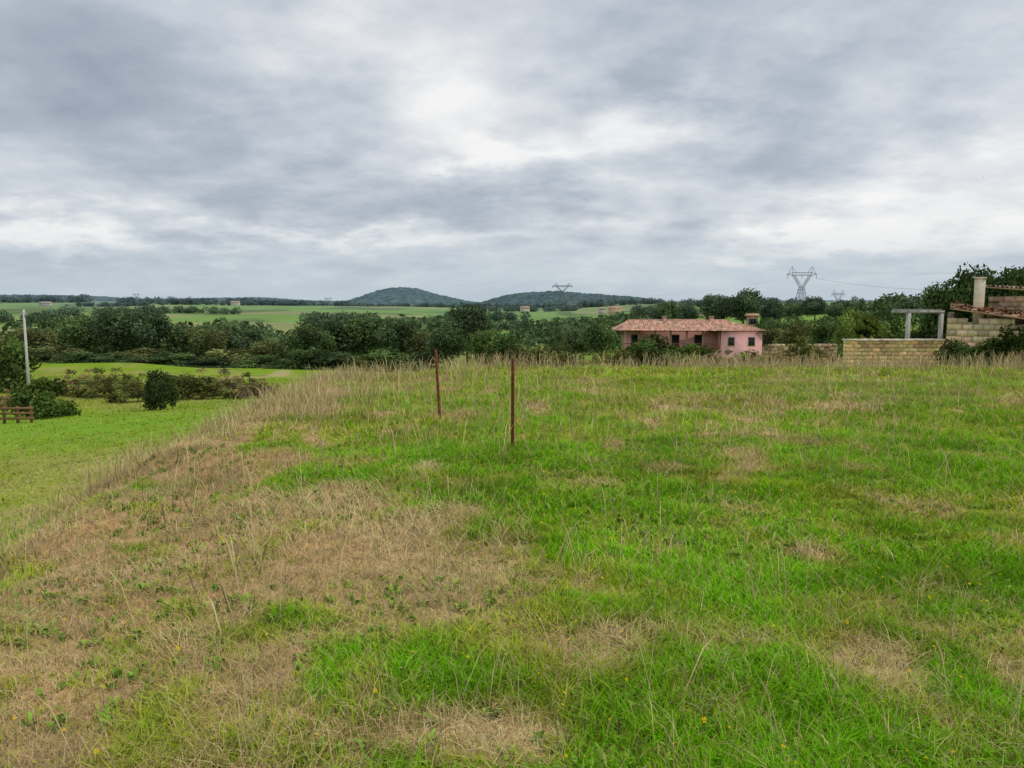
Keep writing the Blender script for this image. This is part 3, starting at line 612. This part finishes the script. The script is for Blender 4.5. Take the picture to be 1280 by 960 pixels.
m = MB(); blocks(m, -L_/2, L_/2, -.2, .2, -.3, zt, bh=.22, col=(.80, .57, .30)); m.build('wall_body', M_stone, r)
m = MB(); 
for k in range(9): m.box(-L_/2-.08+k*(L_+.16)/9+.01, -L_/2-.08+(k+1)*(L_+.16)/9-.01, -.30, .28, zt-.03, zt+.06, (.78, .66, .54), .015)
m.build('coping', M_conc, r); tag(r, 'low wall of yellow tuff blocks with pale coping at the field edge', 'wall')
x, y, z = P(952, 450, 60); x2 = P(1046, 450, 60)[0]; zg = h1((x+x2)/2, 60); zt = P(1000, 429, 60)[2]-zg; L_ = x2-x
r = empty('stone_wall', ((x+x2)/2, 60, zg), .08)
m = MB(); blocks(m, -L_/2, L_/2, -.2, .2, -.3, zt, col=(.50, .36, .23), topj=.3); m.build('wall_body', M_stone, r)
m = MB(); 
for k in range(5):
    a = -L_/2+k*L_/5; m.box(a+.05, a+L_/5-.3*random.random(), -.28, .28, zt-.55, zt-.46, (.50, .36, .28), .03)
m.build('coping', M_conc, r); tag(r, 'crumbling brownish stone wall farther off, between the house and the yellow wall', 'wall')
# pergola
d = 47; x0 = P(1127, 390, d)[0]; x1 = P(1180, 390, d)[0]; zg = h1(x1, d); zb = P(1150, 391.5, d)[2]-zg; zt = P(1150, 388, d)[2]-zg
r = empty('concrete_pergola', (x0, d, zg)); L_ = x1-x0; CC = (.50, .48, .44)
m = MB(); m.box(0, L_, -.1, .1, zb, zt, CC, .01); m.build('beam', M_conc, r)
m = MB(); m.box(.1, L_, 1.3, 1.5, zb, zt, CC, .01); m.build('beam', M_conc, r)
for px in (1136, 1177):
    a = (px-1127)/(1180-1127)*L_; m = MB(); m.box(a-.1, a+.1, -.09, .09, -.2, zb-.003, CC, .01); m.build('column', M_conc, r)
for k in range(4):
    a = L_*(.12+.25*k); m = MB(); m.box(a-.05, a+.05, -.2, 1.7, zt+.003, zt+.07, (.35, .34, .32)); m.build('slat', M_conc, r)
tag(r, 'pale concrete pergola frame between the yellow wall and the ruined building', 'pergola')
# ruined building
d = 43; xa = P(1181, 450, d)[0]; xb = P(1330, 450, d)[0]; zg = h1(xa, d)
r = empty('stone_building', (xa, d, zg), -.52); s = F/d*1.14
X_ = lambda px: (px-1181)/s
L_ = X_(1345)
Z_ = lambda row: P(1200, row, d-1.2)[2]-zg
zA = Z_(391)
m = MB(); blocks(m, 0, X_(1262), 0, .35, -.5, zA, .5, .33, (.66, .52, .34), .12); blocks(m, X_(1262)+.01, L_, 0, .35, -.5, Z_(404), .5, .33, (.64, .49, .31), .15)
blocks(m, X_(1231), L_, 1.6, 1.9, zA-.9, Z_(364), .5, .3, (.56, .43, .30), .15)
blocks(m, 0.0, .35, .352, 3, -.5, zA, .5, .33, (.56, .45, .31)); m.box(0.36, L_, .36, 5, -.5, Z_(406), (.36, .29, .2)); m.build('wall', M_stone, r)
def slab_tiles(m, xa, xb, ya, yb, za, zb, za2, zb2, n, col, miss=0, jit=.05):
    for k in range(n):
        for q in range(5):
            if random.random() < miss: continue
            t0 = k/n; t1 = (k+1)/n; xx0 = xa+(xb-xa)*t0; xx1 = xa+(xb-xa)*t1; y0_ = ya+(yb-ya)*q/5; y1_ = ya+(yb-ya)*(q+1)/5
            f = lambda t, w: (za*(1-t)+za2*t)*(1-w)+(zb*(1-t)+zb2*t)*w
            kk = random.uniform(.6, 1.35); c = tuple(v*kk for v in col); w0 = q/5; w1 = (q+1)/5; sx = xx1-xx0; lift = random.uniform(0, jit)
            m.add([(xx0, y0_, f(t0, w0)+lift), (xx0+sx*.5, y0_, f(t0, w0)+.09+lift), (xx1, y0_, f(t1, w0)+lift), (xx0, y1_, f(t0, w1)), (xx0+sx*.5, y1_, f(t0, w1)+.06), (xx1, y1_, f(t1, w1))], [(0, 1, 4, 3), (1, 2, 5, 4)], c)
    m.add([(xa, ya, za-.08), (xb, ya, za2-.08), (xb, yb, zb2-.08), (xa, yb, zb-.08), (xa, ya, za-.01), (xb, ya, za2-.01), (xb, yb, zb2-.01), (xa, yb, zb-.01)], [(3,2,1,0),(4,5,6,7),(0,1,5,4),(1,2,6,5),(2,3,7,6),(3,0,4,7)], (.42, .28, .18))
m = MB(); slab_tiles(m, X_(1184), X_(1345), -.3, 1.5, Z_(385), Z_(378), Z_(407), Z_(399), 30, (.66, .38, .22), .15, .10); m.build('roof', M_roof, r)
m = MB(); slab_tiles(m, X_(1227), X_(1345), .9, 5, Z_(357.5), Z_(354), Z_(367), Z_(362), 22, (.66, .50, .36), .08, .03); m.build('roof', M_roof, r)
m = MB(); m.box(X_(1212), X_(1225), .5, 1.0, zA-1.1, Z_(348), (.72, .62, .48), .01); m.box(X_(1211), X_(1226), .46, 1.04, Z_(348)+.003, Z_(345.5), (.66, .56, .46), .01); m.build('chimney', M_conc, r)
tag(r, 'half-ruined tuff block building with sloping broken tiles and a square chimney', 'building')
# ---------------------------------------------------------------- pylons
def pylon(px, toprow, d, wpx, Ht, rad, label, rz=0, col=(.30, .33, .36), group=None):
    x, y, zt = P(px, toprow, d); r = empty('lattice_pylon', (x, y, zt-Ht), rz); W_ = wpx/F*d/2
    m = MB(); wz = Ht*.58; bz = Ht*.82; b0 = W_*.42; w0 = W_*.13
    def quad_leg(t): return b0*(1-t)+w0*t
    lv = [0, .25, .45, .62, .78, .9, 1]
    for sx in (-1, 1):
        for sy in (-1, 1): m.tube((sx*b0, sy*b0, 0), (sx*w0, sy*w0, wz), rad*1.3, rad, 4, col)
    for a, b in zip(lv[:-1], lv[1:]):
        qa, qb = quad_leg(a), quad_leg(b)
        for sy in (-1, 1):
            m.tube((-qa, sy*qa, a*wz), (qb, sy*qb, b*wz), rad*.7, None, 3, col); m.tube((qa, sy*qa, a*wz), (-qb, sy*qb, b*wz), rad*.7, None, 3, col)
            m.tube((sy*qa, -qa, a*wz), (sy*qb, qb, b*wz), rad*.7, None, 3, col); m.tube((-qb, sy*qb, b*wz), (qb, sy*qb, b*wz), rad*.7, None, 3, col)
    m.build('tower_body', M_metal, r)
    m = MB(); vx = W_*.62
    for sx in (-1, 1):
        for sy in (-1, 1):
            m.tube((sx*w0, sy*w0, wz), (sx*vx, sy*w0*.6, bz), rad, None, 4, col)
            m.tube((sx*w0*.2, sy*w0, wz), (sx*vx*.75, sy*w0*.6, bz), rad*.8, None, 4, col)
        for k in range(4):
            t = k/4; t2 = (k+1)/4
            m.tube((sx*(w0+(vx-w0)*t), 0, wz+(bz-wz)*t), (sx*(w0*.2+(vx*.75-w0*.2)*t2), 0, wz+(bz-wz)*t2), rad*.7, None, 3, col)
        m.tube((sx*vx, 0, bz), (sx*W_*.66, 0, Ht), rad, rad*.6, 4, col); m.tube((sx*vx*.6, 0, bz+Ht*.05), (sx*W_*.66, 0, Ht), rad*.8, None, 4, col); m.tube((sx*W_*.9, 0, bz+Ht*.03), (sx*W_*.66, 0, Ht), rad*.8, None, 4, col)
    m.build('fork', M_metal, r)
    m = MB()
    for sy in (-1, 1):
        m.tube((-W_, 0, bz+Ht*.015), (-vx, sy*w0*.6, bz), rad, None, 4, col); m.tube((vx, sy*w0*.6, bz), (W_, 0, bz+Ht*.015), rad, None, 4, col); m.tube((-vx, sy*w0*.6, bz), (vx, sy*w0*.6, bz), rad, None, 4, col)
    m.tube((-W_, 0, bz+Ht*.02), (-vx, 0, bz+Ht*.055), rad, None, 4, col); m.tube((-vx, 0, bz+Ht*.055), (vx, 0, bz+Ht*.055), rad, None, 4, col); m.tube((vx, 0, bz+Ht*.055), (W_, 0, bz+Ht*.02), rad, None, 4, col)
    for k in range(12):
        t = -vx+2*vx*k/12; t2 = -vx+2*vx*(k+1)/12
        m.tube((t, 0, bz if k % 2 else bz+Ht*.055), (t2, 0, bz+Ht*.055 if k % 2 else bz), rad*.6, None, 3, col)
    m.build('crossarm', M_metal, r)
    for k in (-.95, 0, .95):
        m = MB(); m.tube((k*W_, 0, bz), (k*W_, 0, bz-Ht*.07), rad*1.1, None, 5, (.25, .3, .3)); m.build('insulator', M_metal, r)
    tag(r, label, 'pylon', group); return r
pylon(1003, 333, 480, 38, 30, .15, 'large lattice power pylon rising above the trees right of the pink house', .05, (.22, .25, .28))
pylon(703, 354, 1400, 25, 34, .40, 'distant lattice pylon standing over the long wooded ridge', 0, (.20, .24, .28))
pylon(1048, 362, 900, 20, 32, .22, 'small faint pylon to the right of the large pylon', .3, (.28, .32, .36))
pylon(410, 371.5, 2400, 9, 30, .35, 'tiny pylon on the skyline left of the peaked hill', .2, (.30, .34, .38))
pylon(170, 366, 2300, 8, 30, .25, 'tiny pylon above the woods on the left skyline', .2, (.38, .42, .46))
def wire(p, q, sag, r, label):
    m = MB(); n = 24; p = np.array(p); q = np.array(q); prev = p
    for k in range(1, n+1):
        t = k/n; c = p*(1-t)+q*t; c = c-np.array([0, 0, 4*sag*t*(1-t)]); m.tube(prev, c, r, None, 4, (.22, .25, .28)); prev = c
    o = m.build('power_line', M_metal); tag(o, label, 'cable', 'cables of the large pylon')
wire(P(1021, 348, 480), P(1420, 346, 300), 6, .055, 'power cable running right from the large pylon, lower one')
wire(P(1010, 334, 480), P(1420, 322, 300), 5, .02, 'power cable running right from the top of the large pylon')
wire(P(985, 348, 480), P(714, 358, 1400), 14, .02, 'power cable running left from the large pylon to the distant pylon')
# bird
x, y, z = P(1229, 222, 90); m = MB()
m.add([(-.14, 0, 0), (-.05, -.035, .02), (.08, -.03, .02), (.2, 0, 0), (-.05, .035, .02), (.08, .03, .02), (0, 0, .05), (0, 0, -.04)],
      [(0, 1, 6), (1, 2, 6), (2, 3, 6), (0, 6, 4), (4, 6, 5), (5, 6, 3), (0, 7, 1), (1, 7, 2), (2, 7, 3), (0, 4, 7), (4, 5, 7), (5, 3, 7)], (.03, .03, .03))
m.add([(-.02, .03, .02), (.08, .03, .02), (.05, .17, .09), (-.02, .32, .03), (-.02, .17, .085)], [(0, 1, 2, 4), (4, 2, 3)], (.03, .03, .03))
m.add([(-.02, -.03, .02), (.08, -.03, .02), (.05, -.17, .09), (-.02, -.32, .03), (-.02, -.17, .085)], [(4, 2, 1, 0), (3, 2, 4)], (.03, .03, .03))
o = m.build('bird', M_dark); o.location = (x, y, z); o.rotation_euler = (0, 0, 1.2); o.scale = (.9,)*3; tag(o, 'tiny dark bird flying in the cloudy sky at the right', 'bird')
# ---------------------------------------------------------------- world
w = bpy.data.worlds.new('World'); bpy.context.scene.world = w; w.use_nodes = True; nt = w.node_tree; N = nt.nodes; Lk = nt.links
for n_ in list(N): N.remove(n_)
out = N.new('ShaderNodeOutputWorld'); bg = N.new('ShaderNodeBackground'); Lk.new(bg.outputs[0], out.inputs[0])
def mth(op, a, b=None, c=None):
    n_ = N.new('ShaderNodeMath'); n_.operation = op
    for k, s in enumerate((a, b, c)):
        if s is None: continue
        if isinstance(s, (int, float)): n_.inputs[k].default_value = s
        else: Lk.new(s, n_.inputs[k])
    return n_.outputs[0]
SUN_EL = math.radians(52); SUN_AZ = math.radians(95)
sky = N.new('ShaderNodeTexSky'); sky.sky_type = 'NISHITA'; sky.sun_disc = False; sky.sun_elevation = SUN_EL; sky.sun_rotation = SUN_AZ
tc = N.new('ShaderNodeTexCoord'); sx_ = N.new('ShaderNodeSeparateXYZ'); Lk.new(tc.outputs['Generated'], sx_.inputs[0])
dx, dy, dz = sx_.outputs
zp = mth('ADD', mth('MAXIMUM', dz, 0.0), .25)
cb = N.new('ShaderNodeCombineXYZ'); Lk.new(mth('DIVIDE', dx, zp), cb.inputs[0]); Lk.new(mth('DIVIDE', dy, zp), cb.inputs[1])
def noise(scale, detail, rough, off, sxx=1, syy=1, dist=0):
    mp = N.new('ShaderNodeMapping'); mp.inputs['Location'].default_value = off; mp.inputs['Scale'].default_value = (sxx, syy, 1); Lk.new(cb.outputs[0], mp.inputs[0])
    n_ = N.new('ShaderNodeTexNoise'); n_.inputs['Scale'].default_value = scale; n_.inputs['Detail'].default_value = detail; n_.inputs['Roughness'].default_value = rough
    n_.inputs['Distortion'].default_value = dist; Lk.new(mp.outputs[0], n_.inputs[0]); return n_.outputs[0]
n1 = noise(1.9, 9, .52, (3.1, 1.7, 0), .85, .95, .0); n2 = noise(6.0, 8, .58, (7, 2, 0), .85, .9, .0); n3 = noise(2.6, 6, .6, (11, 5, 0)); n4 = noise(2.6, 6, .6, (21, 9, 0))
wx = mth('ADD', dx, mth('MULTIPLY', mth('SUBTRACT', n3, .5), .28)); wz = mth('ADD', dz, mth('MULTIPLY', mth('SUBTRACT', n4, .5), .15))
B = mth('ADD', mth('MULTIPLY', mth('SUBTRACT', n1, .5), 1.15), mth('MULTIPLY', mth('SUBTRACT', n2, .5), .55))
B = mth('ADD', B, .61)
for px, row, wd, hg, am in ((800,155,90,36,.42),(650,198,90,16,.34),(560,130,70,45,.18),(380,40,60,26,.20),(1240,210,120,60,.34),(1130,285,170,26,.22),(30,290,90,18,.32),(420,300,200,10,.22),
     (980,308,80,14,.28),(560,25,110,40,.12),(60,210,90,18,.12),(930,90,140,50,-.26),(1130,130,150,50,-.20),(1000,200,120,26,-.12),(140,120,180,45,-.16),(280,235,260,26,-.24),(40,30,110,50,-.22),(700,262,170,16,-.15),(120,330,200,14,-.1)):
    u, s_ = ray(px, row); nn = math.sqrt(1+u*u+s_*s_); a = u/nn; b = s_/nn
    ex = mth('POWER', mth('DIVIDE', mth('SUBTRACT', wx, a), wd/F), 2.0); ez = mth('POWER', mth('DIVIDE', mth('SUBTRACT', wz, b), hg/F), 2.0)
    g_ = mth('EXPONENT', mth('MULTIPLY', mth('ADD', ex, ez), -.8)); B = mth('ADD', B, mth('MULTIPLY', g_, am))
cr = N.new('ShaderNodeValToRGB'); Lk.new(B, cr.inputs[0]); e = cr.color_ramp.elements
e[0].position = .05; e[0].color = (.30, .345, .42, 1); e[1].position = 1.0; e[1].color = (.96, .95, .94, 1)
k_ = e.new(.4); k_.color = (.45, .505, .58, 1); k_ = e.new(.66); k_.color = (.65, .69, .74, 1)
hz = N.new('ShaderNodeMapRange'); hz.interpolation_type = 'SMOOTHSTEP'; Lk.new(dz, hz.inputs[0]); hz.inputs[1].default_value = -.01; hz.inputs[2].default_value = .11; hz.inputs[3].default_value = .8; hz.inputs[4].default_value = 0
mx = N.new('ShaderNodeMix'); mx.data_type = 'RGBA'; Lk.new(hz.outputs[0], mx.inputs[0]); Lk.new(cr.outputs[0], mx.inputs[6]); mx.inputs[7].default_value = (.49, .59, .67, 1)
sc = N.new('ShaderNodeVectorMath'); sc.operation = 'SCALE'; Lk.new(mx.outputs[2], sc.inputs[0]); sc.inputs['Scale'].default_value = 10
m2 = N.new('ShaderNodeMix'); m2.data_type = 'RGBA'; m2.inputs[0].default_value = .93; Lk.new(sky.outputs[0], m2.inputs[6]); Lk.new(sc.outputs[0], m2.inputs[7])
Lk.new(m2.outputs[2], bg.inputs[0]); bg.inputs[1].default_value = .1
sl = bpy.data.lights.new('sun', 'SUN'); sl.energy = 1.5; sl.angle = math.radians(12); sl.color = (1, .92, .78)
so_ = bpy.data.objects.new('sun', sl); C.objects.link(so_)
from mathutils import Vector
dv = Vector((math.sin(SUN_AZ)*math.cos(SUN_EL), math.cos(SUN_AZ)*math.cos(SUN_EL), math.sin(SUN_EL))); so_.rotation_euler = dv.to_track_quat('Z', 'Y').to_euler()
# ---------------------------------------------------------------- camera
cam = bpy.data.cameras.new('camera'); co = bpy.data.objects.new('camera', cam); C.objects.link(co)
co.location = (0, 0, EYE); co.rotation_euler = (PI/2-TILT, 0, 0); cam.sensor_width = 36; cam.lens = 36*F/1280; cam.clip_start = .05; cam.clip_end = 20000
s = bpy.context.scene; s.camera = co; s.view_settings.view_transform = 'Standard'; s.view_settings.look = 'None'; s.view_settings.exposure = 0
